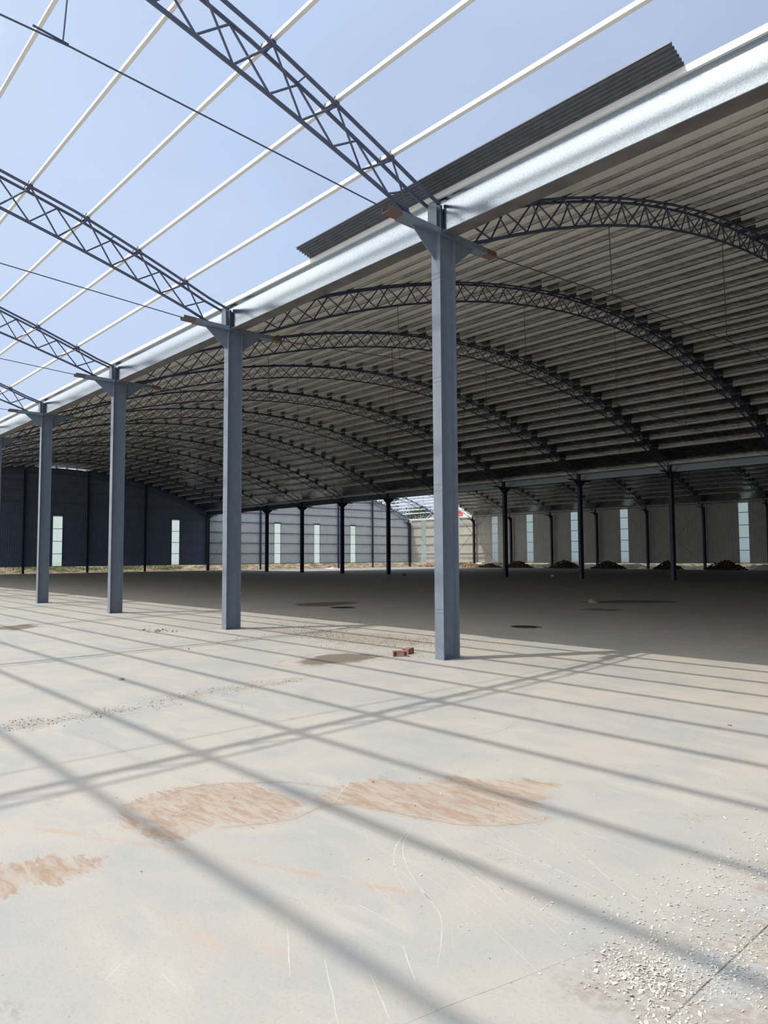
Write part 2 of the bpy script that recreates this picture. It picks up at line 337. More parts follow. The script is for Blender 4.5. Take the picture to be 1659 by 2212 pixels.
# dried mud, brushed in streaks
mpb = nn('ShaderNodeMapping'); mpb.inputs['Rotation'].default_value = (0, 0, .95); mpb.inputs['Scale'].default_value = (1, 4.2, 1); lk(tco.outputs['Object'], mpb.inputs[0])
brush = noise(2.8, 10, mpb.outputs[0], 1.3, .66)
sm = math_('ADD', math_('ADD', att('mud'), math_('MULTIPLY', math_('SUBTRACT', brush, .5), .30)), math_('ADD', math_('MULTIPLY', nw, .20), math_('MULTIPLY', nw2, .26)))
mud = smooth(sm, .03, -.05)
mud = math_('MULTIPLY', math_('MULTIPLY', mud, smooth(noise(7, 8, mps.outputs[0], .9), .28, .60, .45, 1)), smooth(brush, .66, .46, .55, 1))
col = mixc(math_('MULTIPLY', mud, .88), col, mixc(smooth(brush, .38, .60), (.36, .235, .155), (.45, .345, .26)))
so_ = math_('ADD', att('orange'), math_('MULTIPLY', nw, .12))
col = mixc(smooth(so_, .022, .0, 0, .55), col, (.48, .33, .24))
so2 = math_('ADD', att('orange'), math_('MULTIPLY', nw2, .5))
col = mixc(smooth(so2, .05, -.10, 0, .5), col, (.50, .36, .26))
se = math_('ABSOLUTE', math_('ADD', att('edge'), math_('MULTIPLY', nw, .07)))
col = mixc(smooth(se, .07, .0, 0, .35), col, (.40, .31, .24))
# damp patches
sd = math_('ADD', att('damp'), math_('MULTIPLY', nw, .5))
col = mixc(math_('MULTIPLY', smooth(sd, .10, -.10, 0, .92), smooth(noise(5, 7), .2, .45, .7, 1)), col, (.16, .135, .10))
col = mixc(smooth(noise(.5, 8, mps.outputs[0], 1.0), .60, .72, 0, .35), col, (.30, .28, .25))
# crumbly dirt band
sbn = math_('ADD', att('band'), math_('MULTIPLY', nw, .9))
col = mixc(math_('MULTIPLY', smooth(sbn, .15, -.15), smooth(noise(26, 6), .40, .58, .15, .8)), col, (.33, .28, .225))
# scratches
ss = math_('ADD', att('scratch'), math_('MULTIPLY', nw2, .010))

# joints: dark saw cut with dusty margins
ja = math_('ABSOLUTE', att('joint'))
jf = math_('MULTIPLY', smooth(ja, .26, .05), smooth(noise(3.2, 7), .40, .62))
col = mixc(math_('MULTIPLY', jf, .6), col, (.42, .44, .46))
col = mixc(smooth(ja, .006, .002, 0, .75), col, (.16, .15, .13))
# grain
col = mixc(smooth(nfine, .30, .48, .30, 0), col, (.30, .29, .27))
col = mixc(smooth(ngr, .60, .80, 0, .25), col, (.62, .60, .56))
blo = math_('MULTIPLY', smooth(noise(2.6, 9, None, .4, .62), .58, .74), smooth(noise(38, 5), .42, .62))
col = mixc(math_('MULTIPLY', blo, .55), col, (.27, .255, .225))
vor = nn('ShaderNodeTexVoronoi'); vor.inputs['Scale'].default_value = 9; lk(tco.outputs['Object'], vor.inputs['Vector'])
spk = math_('MULTIPLY', smooth(vor.outputs['Distance'], .06, .03), smooth(noise(1.3, 3), .44, .60))
col = mixc(math_('MULTIPLY', spk, .7), col, (.25, .19, .15))
lk(col, b.inputs['Base Color']); b.inputs['Roughness'].default_value = .72; b.inputs['Specular IOR Level'].default_value = .35
bp = nn('ShaderNodeBump'); bp.inputs['Strength'].default_value = .25; bp.inputs['Distance'].default_value = .006
hh = math_('ADD', math_('MULTIPLY', nfine, .8), math_('MULTIPLY', noise(22, 5), .5)); lk(hh, bp.inputs['Height']); lk(bp.outputs[0], b.inputs['Normal'])
me.materials.append(m)

def ribbons(name, mat, lst, z):
    q = MB()
    for pts, wd, wob in lst:
        pts = [Vector((a, b_)) for a, b_ in pts]; fine = []
        n = len(pts)
        for i in range(n-1):
            p0, p1, p2, p3 = pts[max(i-1, 0)], pts[i], pts[i+1], pts[min(i+2, n-1)]
            st = max(3, int((p2-p1).length/.03))
            for k in range(st):
                t_ = k/st; fine.append(.5*((2*p1)+(p2-p0)*t_+(2*p0-5*p1+4*p2-p3)*t_*t_+(3*p1-p0-3*p2+p3)*t_**3))
        fine.append(pts[-1]); N_ = len(fine); sd = random.uniform(0, 99); n0 = len(q.v)
        for i, p in enumerate(fine):
            d = (fine[min(i+1, N_-1)]-fine[max(i-1, 0)]).normalized(); nrm = Vector((-d.y, d.x))
            off = wob*mnoise.noise(Vector((i*.35, sd, 0))); ww = wd*(.35+.65*math.sin(math.pi*min(1, max(0, i/(N_-1))))**.5)*(.55+.9*abs(mnoise.noise(Vector((i*.6, sd, 3)))))/2
            for sgn in (-1, 1): q.v.append((p.x+nrm.x*(off+sgn*ww), p.y+nrm.y*(off+sgn*ww), z))
        q.f += [(n0+2*i, n0+2*i+1, n0+2*i+3, n0+2*i+2) for i in range(N_-1)]
    return q.build(name, mat, floor)
noise_mat('scuff', (.50, .48, .42), (.60, .56, .49), 8, .9)
noise_mat('crack', (.21, .18, .145), (.33, .28, .22), 12, .95)
noise_mat('joint_cut', (.07, .07, .06), (.25, .235, .2), 9, .95)
random.seed(5)
sc = [(q_, .0065, .004) for q_ in scr[:13]]
for i in range(34):      # long parallel trowel scratches running towards the joint
    x = random.uniform(-5.6, -4.65); y = random.uniform(4.55, 5.75); l = random.uniform(.2, .8); a = random.uniform(.12, .4)+(y-5)*.1
    sc.append(([(x, y), (x-l*.5, y+l*a*.5-.012), (x-l, y+l*a)], random.choice((.002, .003, .0045)), .004))
for i in range(40):
    x = random.uniform(-5.5, -3.4); y = random.uniform(4.7, 7.2); l = random.uniform(.05, .22); a = random.uniform(-.5, 1.6)
    sc.append(([(x, y), (x-l, y+l*a)], .0018, .002))
ribbons('scratch_marks', 'scuff', sc, .0002)
ribbons('crack_lines', 'crack', [(q_, .008, .012) for q_ in lines[:2]]+[(lines[2], .014, .03), ([(-5.75, 6.85), (-5.83, 6.4), (-5.90, 6.10), (-5.98, 5.72)], .0022, .001)]+
        [([(-.3, -2.79), (-.24, -6.91), (-.11, -12.41)], .016, .01), ([(-1.2, 3.6), (-1.5, 3.2), (-1.55, 2.7)], .008, .01), ([(2.9, .2), (2.2, -.6), (2.0, -1.4)], .01, .02), ([(-3.3, 3.6), (-3.45, 3.15), (-3.4, 2.8)], .007, .01)], .00025)
ribbons('joint_line', 'joint_cut', [([(-6.4, 8.0), (-6.4, 6.5), (-6.4, 5.0), (-6.41, 3.0), (-6.40, -2)], .007, .002)], .0003)
# ------------------------------------------------------------------ ground outside
g = MB(); g.box((XE+.45, -260, -.6), (260, 120, -.12)); g.box((-120, -260, -.6), (XE+.45, YC-.5, -.12))
tag(g.build('ground', 'outer_ground'), kind='structure')
def bank(name, x0, x1, y0, y1, along, hmax, seed, mat, step=.35):
    nxx = max(2, int((x1-x0)/step)); nyy = max(2, int((y1-y0)/step)); v = []; f = []
    for i in range(nxx+1):
        for j in range(nyy+1):
            x = x0+(x1-x0)*i/nxx; y = y0+(y1-y0)*j/nyy
            tt = (i/nxx if along == 'y' else 1-j/nyy)
            hgt = -.12+hmax*min(1, tt*3)*(.55+.55*mnoise.noise(Vector((x*.35+seed, y*.35, 0)))+.25*mnoise.noise(Vector((x*2, y*2, seed)))+.1*mnoise.noise(Vector((x*6, y*6, seed))))
            if tt == 0: hgt = -.14
            v.append((x, y, hgt))
    for i in range(nxx):
        for j in range(nyy):
            a = i*(nyy+1)+j; f.append((a, a+nyy+1, a+nyy+2, a+1))
    q = MB(); q.v = v; q.f = f; return q.build(name, mat)
bk = bank('soil_bank', XE+.46, XE+9, YC-3, 6, 'y', 1.15, 3, 'soil'); tag(bk, 'low bank of reddish soil lying outside beyond the end wall', 'soil', kind='stuff')
bk = bank('soil_bank', 12, XE+.46, YC-6, YC-.52, 'x', 1.0, 9, 'soil'); tag(bk, 'low bank of dark soil outside along the right hand side wall', 'soil', kind='stuff')
g = MB()
for i in range(15000):
    x = XE+1.0+random.random()**1.3*7; y = random.uniform(-34, 4)
    if mnoise.noise(Vector((x*.3, y*.22, 5))) < -.05: continue
    z0 = .15+.75*min(1, (x-XE-.46)/2.8); h_ = random.uniform(.05, .24); a = random.uniform(0, 6.28); dx, dy = .03*math.cos(a), .03*math.sin(a)
    lx, ly = random.uniform(-.2, .2), random.uniform(-.2, .2)
    g.add([(x-dx, y-dy, z0-.1), (x+dx, y+dy, z0-.1), (x+lx, y+ly, z0+h_)], [(0, 1, 2)])
tag(g.build('grass', 'grass'), 'green weeds and grass on the soil beyond the dark end wall', 'grass', kind='stuff')

# ------------------------------------------------------------------ arches
def circle(crown, base, half):
    r_ = crown-base; R = (half*half+r_*r_)/(2*r_)
    return lambda yd: crown-(R-math.sqrt(max(0, R*R-(W/2-yd)**2)))
low_in = circle(10.55, 6.85, W/2-.72)
low_out = circle(9.50, 6.90, W/2-.78)
def dep_out(yd): yd = min(yd, W-yd); return min(.43+.06*yd, .64)
def dep_in(yd): yd = min(yd, W-yd); return min(.43+.05*yd, .56)
ARCH = {'in': (low_in, dep_in, -1), 'out': (low_out, dep_out, 1)}
def zup(kind, yd): a = ARCH[kind]; return a[0](yd)+a[1](yd)
def slope(kind, yd): return math.atan2(zup(kind, yd+.05)-zup(kind, yd-.05), .1)
PY = [.25]+[1.23+1.06*i for i in range(31)]       # purlin stations
PY = [p for p in PY if p < W-1]+[W-.25]
HW = .11
def frac_tube(fn, a, b_, n, x): return [(x, a+(b_-a)*i/n, fn(a+(b_-a)*i/n)) for i in range(n+1)]
def make_truss(kind, detail, name='arched_truss'):
    lowf, depf, sg = ARCH[kind]
    root = empty(name, (0, 0, 0)); K = []
    def Y(p): return [(q[0], sg*q[1], q[2]) for q in p]
    nseg = 72
    pl = frac_tube(lowf, .62, W-.62, nseg, 0); pl[0] = (0, .62, 6.83); pl[-1] = (0, W-.62, 6.83)
    kid(MB().tube(Y(pl), .031, 8 if detail else 5).build('lower_chord', 'truss_paint', root, True), root)
    for x in (-HW, HW):
        pu = frac_tube(lambda yd: zup(kind, yd), .20, W-.20, nseg, x); pu[0] = (x, .20, 7.20); pu[-1] = (x, W-.20, 7.20)
        kid(MB().tube(Y(pu), .029, 8 if detail else 5).build('upper_chord', 'truss_paint', root, True), root)
    # zig-zag webs, the two faces staggered by half a panel
    half = .53
    for x, ph in ((-HW, 1.23), (HW, .70)):
        pts = []; yd = ph-half if ph-half > .65 else ph; isup = (yd == ph)
        if not isup and x < 0: pass
        if x < 0: pts = [(0, .78, lowf(.78)+.01)]; yd = 1.23; isup = True
        else: pts = [(x, .68, zup(kind, .68)-.01)]; yd = 1.22; isup = False
        while yd < W-.7:
            pts.append((x, yd, zup(kind, yd)-.018) if isup else (0, yd, lowf(yd)+.018)); yd += half; isup = not isup
        q = MB()
        for a, b_ in zip(pts[:-1], pts[1:]): q.tube(Y([a, b_]), .017, 6 if detail else 4)
        kid(q.build('web_rod', 'truss_paint', root), root)
    yd = 2.82
    while yd < W-2:
        z = zup(kind, yd); kid(MB().tube(Y([(-HW, yd, z), (HW, yd, z)]), .012, 6).build('cross_tie', 'truss_paint', root), root) if detail else None
        yd += 2.12
    # tie rod and its hangers
    hang = [5.2+(5.9 if kind == 'in' else 5.9)*i for i in range(5)] if kind == 'in' else [5.85+5.85*i for i in range(5)]
    zt = lambda yd: 6.83+.62*(1-abs(1-2*yd/W)**1.6) if kind == 'in' else 6.80+.26*min(1, min(yd, W-yd)/6)
    tie = [(0, 1.24, 6.80)]+[(0, h_, zt(h_)) for h_ in hang]+[(0, W-1.24, 6.80)]
    kid(MB().tube(Y(tie), .0105, 6).build('tie_rod', 'truss_paint', root), root)
    for h_ in hang:
        q = MB().tube(Y([(0, h_, lowf(h_)), (0, h_+.08, zt(h_))]), .010, 5)
        if detail: q.tube(Y([(0, h_+.02, zt(h_)+.015), (0, h_+.38, zt(h_+.38)+.04)]), .012, 5)
        kid(q.build('hanger_rod', 'truss_paint', root), root)
    # cleats that carry the purlins
    allq = MB()
    for i, yd in enumerate(PY):
        if i == 0 or i == len(PY)-1: continue
        q = MB(); s_ = slope(kind, yd)*sg; rm = Matrix.Rotation(s_, 3, 'X'); z = zup(kind, yd)
        if kind == 'out':
            q.obox((0, sg*yd, z+.034), (.26, .07, .016), rm)
            for xx in (-HW, HW): q.obox((xx+.03, sg*(yd+.045), z+.07), (.07, .012, .09), rm)
        else:
            q.obox((0, sg*yd, z+.035), (.30, .08, .02), rm)
            q.obox((0, sg*yd, z+.095), (.50, .080, .115), rm)
        if detail: kid(q.build('purlin_cleat', 'truss_paint' if kind == 'out' else 'dark_paint', root), root)
        else: allq.v, allq.f = MBjoin(allq, q)
    if not detail: kid(tag(allq.build('purlin_cleats', 'dark_paint', root), kind='stuff'), root)
    return root
def MBjoin(a, b_):
    n = len(a.v); return a.v+b_.v, a.f+[tuple(i+n for i in q) for q in b_.f]

proto = {}
def place_truss(kind, k, y0, label, group, detail):
    key = (kind, detail)
    if key not in proto: proto[key] = make_truss(kind, detail); o = proto[key]
    else: o = copy_tree(proto[key]); o.name = 'arched_truss.001'
    o.location = (k*S, y0, 0); tag(o, label, 'roof truss', group); return o
near_names = {0: 'nearest column', 1: 'second column from the right in the near row', 2: 'third column from the right in the near row', 3: 'fourth column from the right in the near row', 4: 'near-row column cut by the left edge'}
for k in range(-1, 8):
    lab = {-1: 'blue truss of the roofless bay passing overhead behind the nearest one',
           0: 'large blue lattice truss crossing the sky down to the nearest column',
           1: 'blue lattice truss against the sky, ending on the second column from the right',
           2: 'blue lattice truss against the sky, ending on the third column from the right',
           3: 'blue lattice truss against the sky, ending on the fourth column from the right',
           4: 'blue truss against the sky at far left, ending on the column cut by the frame'}.get(k)
    if not lab: lab = f'blue truss of the roofless bay, {ORD[k]} back from the nearest column, beyond the left edge'
    place_truss('out', k, 0, lab, 'trusses of the roofless bay', k <= 1)
for k in range(-2, 12):
    lab = {0: 'dark arched truss under the striped ceiling springing from the nearest column', 11: 'dark arched truss lying against the top of the dark end wall'}.get(k)
    if not lab and k > 0: lab = f'dark arched truss under the covered middle roof, {ORD[k]} behind the one at the nearest column' if k > 1 else 'dark arched truss under the covered roof springing from the second column from the right'
    if not lab: lab = f'arched truss of the covered middle roof, {ORD[-k-1]} to the right of the nearest column'
    place_truss('in', k, 0, lab, 'trusses of the covered middle bay', k in (0, 1, 2))
for k in range(0, 12):
    lab = {11: 'arched truss at the top of the pale far end wall', 10: 'arched truss under the unsheeted gap of the far roof, against sky and trees', 9: 'arched truss at the edge of the sheeting of the far roof'}.get(k)
    if not lab: lab = f'dark arched truss of the far side bay, {ORD[9-k]} to the right of the unsheeted gap'
    place_truss('in', k, YB, lab, 'trusses of the far side bay', False)

# ------------------------------------------------------------------ columns
BW, DW = .1845, .3693
def hsec(q, cx, cy, bw, dw, z0, z1, tf=.014, tw=.010):
    q.box((cx-bw/2, cy+dw/2-tf, z0), (cx+bw/2, cy+dw/2, z1)); q.box((cx-bw/2, cy-dw/2, z0), (cx+bw/2, cy-dw/2+tf, z1))
    q.box((cx-tw/2, cy-dw/2+tf, z0), (cx+tw/2, cy+dw/2-tf, z1)); return q
def make_column(mat, sides, near):
    root = empty('steel_column', (0, 0, 0))
    kid(hsec(MB(), 0, 0, BW, DW, 0, H-.002).build('shaft', mat, root), root)
    kid(MB().box((-.094, -.187, 0), (.094, .187, .01)).build('base_plate', mat, root), root)
    y0 = -1.00 if -1 in sides else -.25; y1 = 1.00 if 1 in sides else .25
    q = MB(); q.box((-.10, y0, H), (.10, y1, H+.012)); 
    for a, b_ in ((y0, -.15), (.15, y1)):        # side lips, cut away where the gutter passes
        q.box((-.10, a, H+.012), (-.09, b_, H+.085)); q.box((.09, a, H+.012), (.10, b_, H+.085))
    kid(q.build('bracket_channel', mat, root), root)
    for sd in sides:
        q = MB(); prof = [(sd*DW/2, H-.42), (sd*(DW/2+.03), H-.42), (sd*.70, H-.03), (sd*.70, H), (sd*DW/2, H)]
        q.extr(prof, -.007, .007, 'x'); kid(q.build('gusset', mat, root), root)
        a, b_ = (.82, 1.27) if sd > 0 else (-1.27, -.82)
        q = MB(); q.box((-.085, a, H+.012), (.085, b_, H+.024)); q.box((-.085, a, H+.024), (-.077, b_, H+.10)); q.box((.077, a, H+.024), (.085, b_, H+.10))
        e = q.build('bracket_tip', 'rust' if near else mat, root); kid(e, root)
        if near: e['label'] = 'rusty brown bracket tip'
        q = MB(); hsec(q, 0, sd*.205, .19, .11, H+.012, 7.21, .010, .008); kid(q.build('post', mat, root), root)
    if near:
        q = MB()
        for z in (.72, .78, 2.62, 2.72, 4.35, 4.42, 6.02, 6.10):
            q.box((-BW/2+.004, DW/2, z), (BW/2-.004, DW/2+.004, z+.006))
        kid(q.build('weld_bead', mat, root), root)
    return root
cN = make_column('paint', (1, -1), True)
for k in range(-1, 12):
    o = cN if k == -1 else copy_tree(cN)
    o.location = (k*S, 0, 0)
    lab = {-1: 'blue-grey steel column of the near row, right of the frame beside the nearest one', 0: 'nearest blue-grey steel column, the tallest, right of centre with bricks at its foot',
           1: 'blue-grey steel column, second from the right in the near row', 2: 'blue-grey steel column, third from the right in the near row',
           3: 'blue-grey steel column, fourth from the right in the near row', 4: 'blue-grey steel column cut by the left edge of the frame'}.get(k) or f'near-row steel column beyond the left edge, {ORD[k-5]} after the cut-off one'
    tag(o, lab, 'column', 'columns of the near row')
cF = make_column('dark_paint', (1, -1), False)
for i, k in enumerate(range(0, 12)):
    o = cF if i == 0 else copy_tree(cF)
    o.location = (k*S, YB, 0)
    lab = {2: 'dark steel column of the middle row, rightmost in view', 3: 'dark steel column of the middle row, second from the right', 4: 'dark middle-row steel column with a diagonal brace ending at its foot',
           5: 'middle-row steel column hidden behind the nearest column', 6: 'dark middle-row column in front of the tree-filled opening', 7: 'dark middle-row column just left of the one before the trees',
           8: 'dark middle-row column, second left of the one before the trees', 9: 'dark middle-row column, third left of the one before the trees', 10: 'middle-row column hidden behind the second near column',
           11: 'blue corner column where the dark end wall meets the pale one'}.get(k) or f'middle-row steel column beyond the right edge, {ORD[1-k]} out of frame'
    tag(o, lab, 'column', 'columns of the middle row')
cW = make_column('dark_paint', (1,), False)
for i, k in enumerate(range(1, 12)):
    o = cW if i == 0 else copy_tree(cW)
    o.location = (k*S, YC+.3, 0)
    lab = {11: 'corner column where the pale end wall meets the right side wall', 10: 'side wall column on the sunlit cladding hidden behind the nearest column', 9: 'side wall column standing on the sunlit cladding by the red brick pile'}.get(k) or f'dark column on the right side wall, {ORD[8-k]} to the right of the sunlit cladding'
    tag(o, lab, 'column', 'columns of the right side wall')

# ------------------------------------------------------------------ purlins
def cprof(h_, fl, th, y, z, s_, sg):
    base = [(-fl/2, 0), (fl/2, 0), (fl/2, .018), (fl/2-th, .018), (fl/2-th, th), (-fl/2+th, th), (-fl/2+th, h_-th), (fl/2-th, h_-th), (fl/2-th, h_-.018), (fl/2, h_-.018), (fl/2, h_), (-fl/2, h_)]
    out_ = []
    for a, b_ in base:
        a = -a*1.0
        out_.append((y+a*math.cos(s_)-b_*math.sin(s_), z+a*math.sin(s_)+b_*math.cos(s_)))
    return out_
for i, yd in enumerate(PY):
    if i > 10: continue
    s_ = slope('out', yd) if i else .1
    z = zup('out', yd)+.042 if i else GZ1+.012
    if i == 0: yd = .20
    q = MB().extr(cprof(.10, .05, .004, yd, z, s_, 1), -2.4*S, XE, 'x')
    if i == 0: lab = 'galvanised purlin lying along the top edge of the bright gutter'
    else: lab = f'pale galvanised purlin crossing the open sky, {ORD[i-1]} up from the bright gutter'
    tag(q.build('roof_purlin', 'galv_purlin'), lab, 'purlin', 'purlins of the roofless bay')
for vault, y0, nm in (('mid', 0, 'striped middle ceiling'), ('far', YB, 'far side roof')):
    for i, yd in enumerate(PY):
        if i in (0, len(PY)-1): yd = .42 if i == 0 else W-.42
        s_ = -slope('in', yd); z = zup('in', yd)+.045
        q = MB().extr(cprof(.13, .065, .005, y0-yd, z, s_, -1), X0, XE-.02, 'x')
        tag(q.build('roof_purlin', 'inner_purlin' if vault == 'mid' else 'galv_purlin'), f'pale purlin under the {nm}, {ORD[i]} from its near gutter', 'purlin', f'purlins of the {nm}')

# ------------------------------------------------------------------ ceilings (foil under sheeting)
def ceiling(name, y0, x0, x1):
    v = []; f = []; st = []
    n = 33*8; W1 = W+.14 if y0 == YB else W-.16
    ydl = [-.16]+[.16+(W-.32)*i/n for i in range(n+1)]+[W+.16] if False else [.16+(W1-.16)*i/n for i in range(n+1)]
    for yd in ydl:
        d = min(abs(yd-p) for p in PY); sag = .005*min(1, (d/.53))**.8
        st.append((y0-yd, zup('in', yd)+.195-sag))
    top = [(y_, zup('in', y0-y_)+.26) for y_, _ in st]
    prof = st+top[::-1]; N_ = len(prof); nxs = int((x1-x0)/3.2579)
    for i in range(nxs+1):
        x = x0+(x1-x0)*i/nxs; v += [(x, a, b_) for a, b_ in prof]
    for i in range(nxs):
        for j in range(N_): f.append((i*N_+j, i*N_+(j+1) % N_, (i+1)*N_+(j+1) % N_, (i+1)*N_+j))
    h_ = N_//2
    for j in range(h_-1):
        for i in (0, nxs): f.append((i*N_+j, i*N_+j+1, i*N_+N_-2-j, i*N_+N_-1-j))
    q = MB(); q.v = v; q.f = f
    return tag(q.build(name, 'foil'), kind='structure')
ceiling('ceiling', 0, X0, XE+.3)
ceiling('ceiling', YB, X0, 9*S+.15)

# ------------------------------------------------------------------ gutters
def gutter(y, x0, x1, label, mat='galv'):
    q = MB(); a = .14; t_ = .006
    prof = [(-a, GZ0), (a, GZ0), (a, GZ1), (a+.05, GZ1+.006), (a+.05, GZ1+.012), (a-t_, GZ1+.012), (a-t_, GZ0+t_), (-a+t_, GZ0+t_), (-a+t_, GZ1+.012), (-a-.05, GZ1+.012), (-a-.05, GZ1+.006), (-a, GZ1)]
    root = empty('gutter', (0, y, 0))
    q.extr(prof, x0, x1, 'x'); q.build('trough', mat, root)
    b_ = MB().box((x0, -a-.004, GZ0-.012), (x1, a+.002, GZ0-.001)).build('underside', 'gutter_under', root)  # separate bottom strip in a duller, darker tone than the trough
    b_['label'] = 'dull dark underside strip'
    return tag(root, label, 'gutter')
gutter(0, -2.4*S, XE, 'bright galvanised box gutter running along the tops of the near columns')
gutter(YB, X0, XE, 'grey box gutter running along the tops of the middle row columns')

# loose corrugated sheet on the gutter edge
q = MB(); n = 60; ya, yb = .10, .55
v = []; 
for j in range(n+1):
    y = ya+(yb-ya)*j/n; z = 7.405+.30*(y-.2)+.016*(1 if (j % 8) < 4 else -1)*.5+.008*math.sin(j*math.pi/4)
    v += [(-4.08, y, z), (3.33, y+.0, z), (-4.08, y, z+.002), (3.33, y, z+.002)]
for j in range(n):
    a = j*4; q.f += [(a, a+1, a+5, a+4), (a+2, a+6, a+7, a+3), (a, a+4, a+6, a+2), (a+1, a+3, a+7, a+5)]
q.v = v; q.f += [(0, 2, 3, 1), (n*4, n*4+1, n*4+3, n*4+2)]
tag(q.build('corrugated_sheet', 'roof_sheet'), 'dark corrugated roofing sheet lying along the gutter above the nearest column', 'roofing sheet')

# ------------------------------------------------------------------ walls
def ribbed(q, axis, fixed, a, b_, z0, ztop, out_dir, pitch=.22, d=.028):
    """ribbed cladding panel between a and b along axis; ztop is a function"""
    n = max(1, int(round((b_-a)/pitch))); st = []
    for i in range(n):
        p = a+(b_-a)*i/n; w_ = (b_-a)/n
        st += [(p, 0), (p+w_*.62, 0), (p+w_*.72, d), (p+w_*.90, d)]
    st.append((b_, 0))
    for (u, o0), (u2, o2) in zip(st[:-1], st[1:]):
        for dz in (0,):
            P = []
            for uu, oo in ((u, o0), (u2, o2)):
                for zz in (z0, ztop(uu)):
                    ff = fixed+out_dir*oo
                    P.append((ff, uu, zz) if axis == 'y' else (uu, ff, zz))
            q.add(P, [(0, 2, 3, 1)])
def wall_panel(name, mat, axis, fixed, spans, z0, ztop, openings, zwin, out_dir):
    q = MB(); cur = spans[0]
    for (c, w_) in sorted(openings):
        ribbed(q, axis, fixed, cur, c-w_/2, z0, ztop, out_dir)
        if zwin[1] is not None: ribbed(q, axis, fixed, c-w_/2, c+w_/2, zwin[1], ztop, out_dir)
        cur = c+w_/2
    ribbed(q, axis, fixed, cur, spans[1], z0, ztop, out_dir)
    return tag(q.build(name, mat), kind='structure')
GI = [.72, 2.05, 3.38, 4.71, 6.04]
XW = XE+.22
topA = lambda y: (zup('in', min(max(-y, .2), W-.2))+(.21 if not (-20.5 < y < -15) else .085))
topB = lambda y: zup('in', min(max(-y-W, .2), W-.2))+.20
winA = [-10.8, -17.45, -23.95, -30.9]; winB = [-38.9, -45.4, -51.95, -58.5]
wa = wall_panel('wall_left', 'cladding_shaded', 'y', XW, (YB, 0), .75, topA, [(c, .97) for c in winA], (.75, 6.12), 1)
wb = wall_panel('wall_back', 'cladding', 'y', XW, (YC-.06, YB), .68, topB, [(c, .97) for c in winB], (.68, 6.08), 1)
YW = YC-.10
winC = [69.0, 62.2, 55.15, 49.25, 42.45, 35.65, 22.05, 15.6, 9.2]
wc = wall_panel('wall_right', 'cladding_c', 'x', YW, (X0, XW), .65, lambda x: 7.38, [(c, .98) for c in winC], (.65, 7.1), -1)
q = MB(); ribbed(q, 'y', X0, YC, .2, 0, lambda y: topA(y) if y > YB else topB(y), -1); tag(q.build('wall_front', 'cladding_c'), kind='structure')
# girts (part of the wall they carry)
def girt_runs(spans, openings):
    return [spans]
for wall, axis, fx, sp, zs, mat in ((wa, 'y', XW-.07, (YB+.2, -.2), GI+[7.4, 8.6, 9.6], 'cladding_shaded'), (wb, 'y', XW-.07, (YC+.2, YB-.2), GI+[7.3, 8.4, 9.5], 'far_paint'), (wc, 'x', YW+.07, (X0+.2, XE-.1), GI+[7.12], 'girt_galv')):  # girts of the left wall share its shade-darkened colour
    for z in zs:
        q = MB(); a, b_ = sp
        if axis == 'y':
            base = 0 if wall is wa else -W
            ys_ = [y for y in np.linspace(a, b_, 200) if zup('in', min(max(base-y, .2), W-.2)) > z+.05]
            if not ys_: continue
            a, b_ = min(ys_), max(ys_)
            q.box((fx-.04, a, z-.03), (fx+.055, b_, z+.03))
        else: q.box((a, fx-.055, z-.035), (b_, fx+.04, z+.035))
        q.build('girt', mat, wall)
# strip windows
wn = 1
for axis, fx, lst, z0, z1, m_ in (('y', XW+.012, winA, .75, 6.12, 1), ('y', XW+.012, winB, .68, 6.08, 1), ('x', YW-.012, winC, .65, 7.10, 0)):
    for c in lst:
        q = MB(); f_ = MB()
        n = 6
        for i in range(n):
            u0, u1 = c-.485+.97*i/n, c-.485+.97*(i+1)/n; dd = .012*(i % 2)
            if axis == 'y': q.box((fx+dd, u0, z0), (fx+dd+.003, u1, z1))
            else: q.box((u0, fx-dd-.003, z0), (u1, fx-dd, z1))
        o = q.build(f'window_{wn}', 'strip_glass'); tag(o, kind='structure'); wn += 1
        if axis == 'y':
            f_.box((fx-.05, c-.55, z1-.02), (fx+.02, c+.55, z1+.12))
            f_.box((fx-.045, c-.52, z0), (fx-.005, c-.485, z1)); f_.box((fx-.045, c+.485, z0), (fx-.005, c+.52, z1))
            f_.build('window_frame', 'far_paint', o)
# mullion columns on the end walls
for base, nm, mat in ((0, 'dark', 'dark_paint'), (-W, 'pale', 'far_paint')):
    for i, dy in enumerate((27.05, 20.55, 14.05, 7.55)):
        y = base-dy; q = MB(); hsec(q, XE-.02, y, .16, .22, 0, zup('in', dy)-.02)
        order = ['first', 'second', 'third', 'fourth']
        nm2 = f'slim upright column on the {nm} end wall, {order[i]} from its right hand corner'
        tag(q.build('wall_column', mat), nm2, 'column', f'uprights of the {nm} end wall')

# diagonal braces
def brace(x0, x1, y, z0, z1, label, mat='truss_paint', r_=.012):
    root = empty('cross_brace', (x0, y, 0))
    MB().tube([(0, .02, z0), (x1-x0, .02, z1)], r_, 6).build('brace_rod', mat, root)
    MB().tube([(0, -.02, z1), (x1-x0, -.02, z0)], r_, 6).build('brace_rod', mat, root)
    tag(root, label, 'brace', 'crossed brace rods')
brace(4*S+.1, 5*S-.1, YB, .3, 6.5, 'crossed brace rods in the middle row just right of the nearest column')
brace(10*S+.1, 11*S-.1, YB, .3, 6.5, 'crossed brace rods in the middle row beside the blue corner column')
brace(10*S+.1, 11*S-.1, YC+.32, .5, 6.5, 'crossed brace rods on the sunlit side wall near its far corner')
brace(4*S+.1, 5*S-.1, YC+.32, .5, 6.5, 'crossed brace rods on the dark side wall at the right')

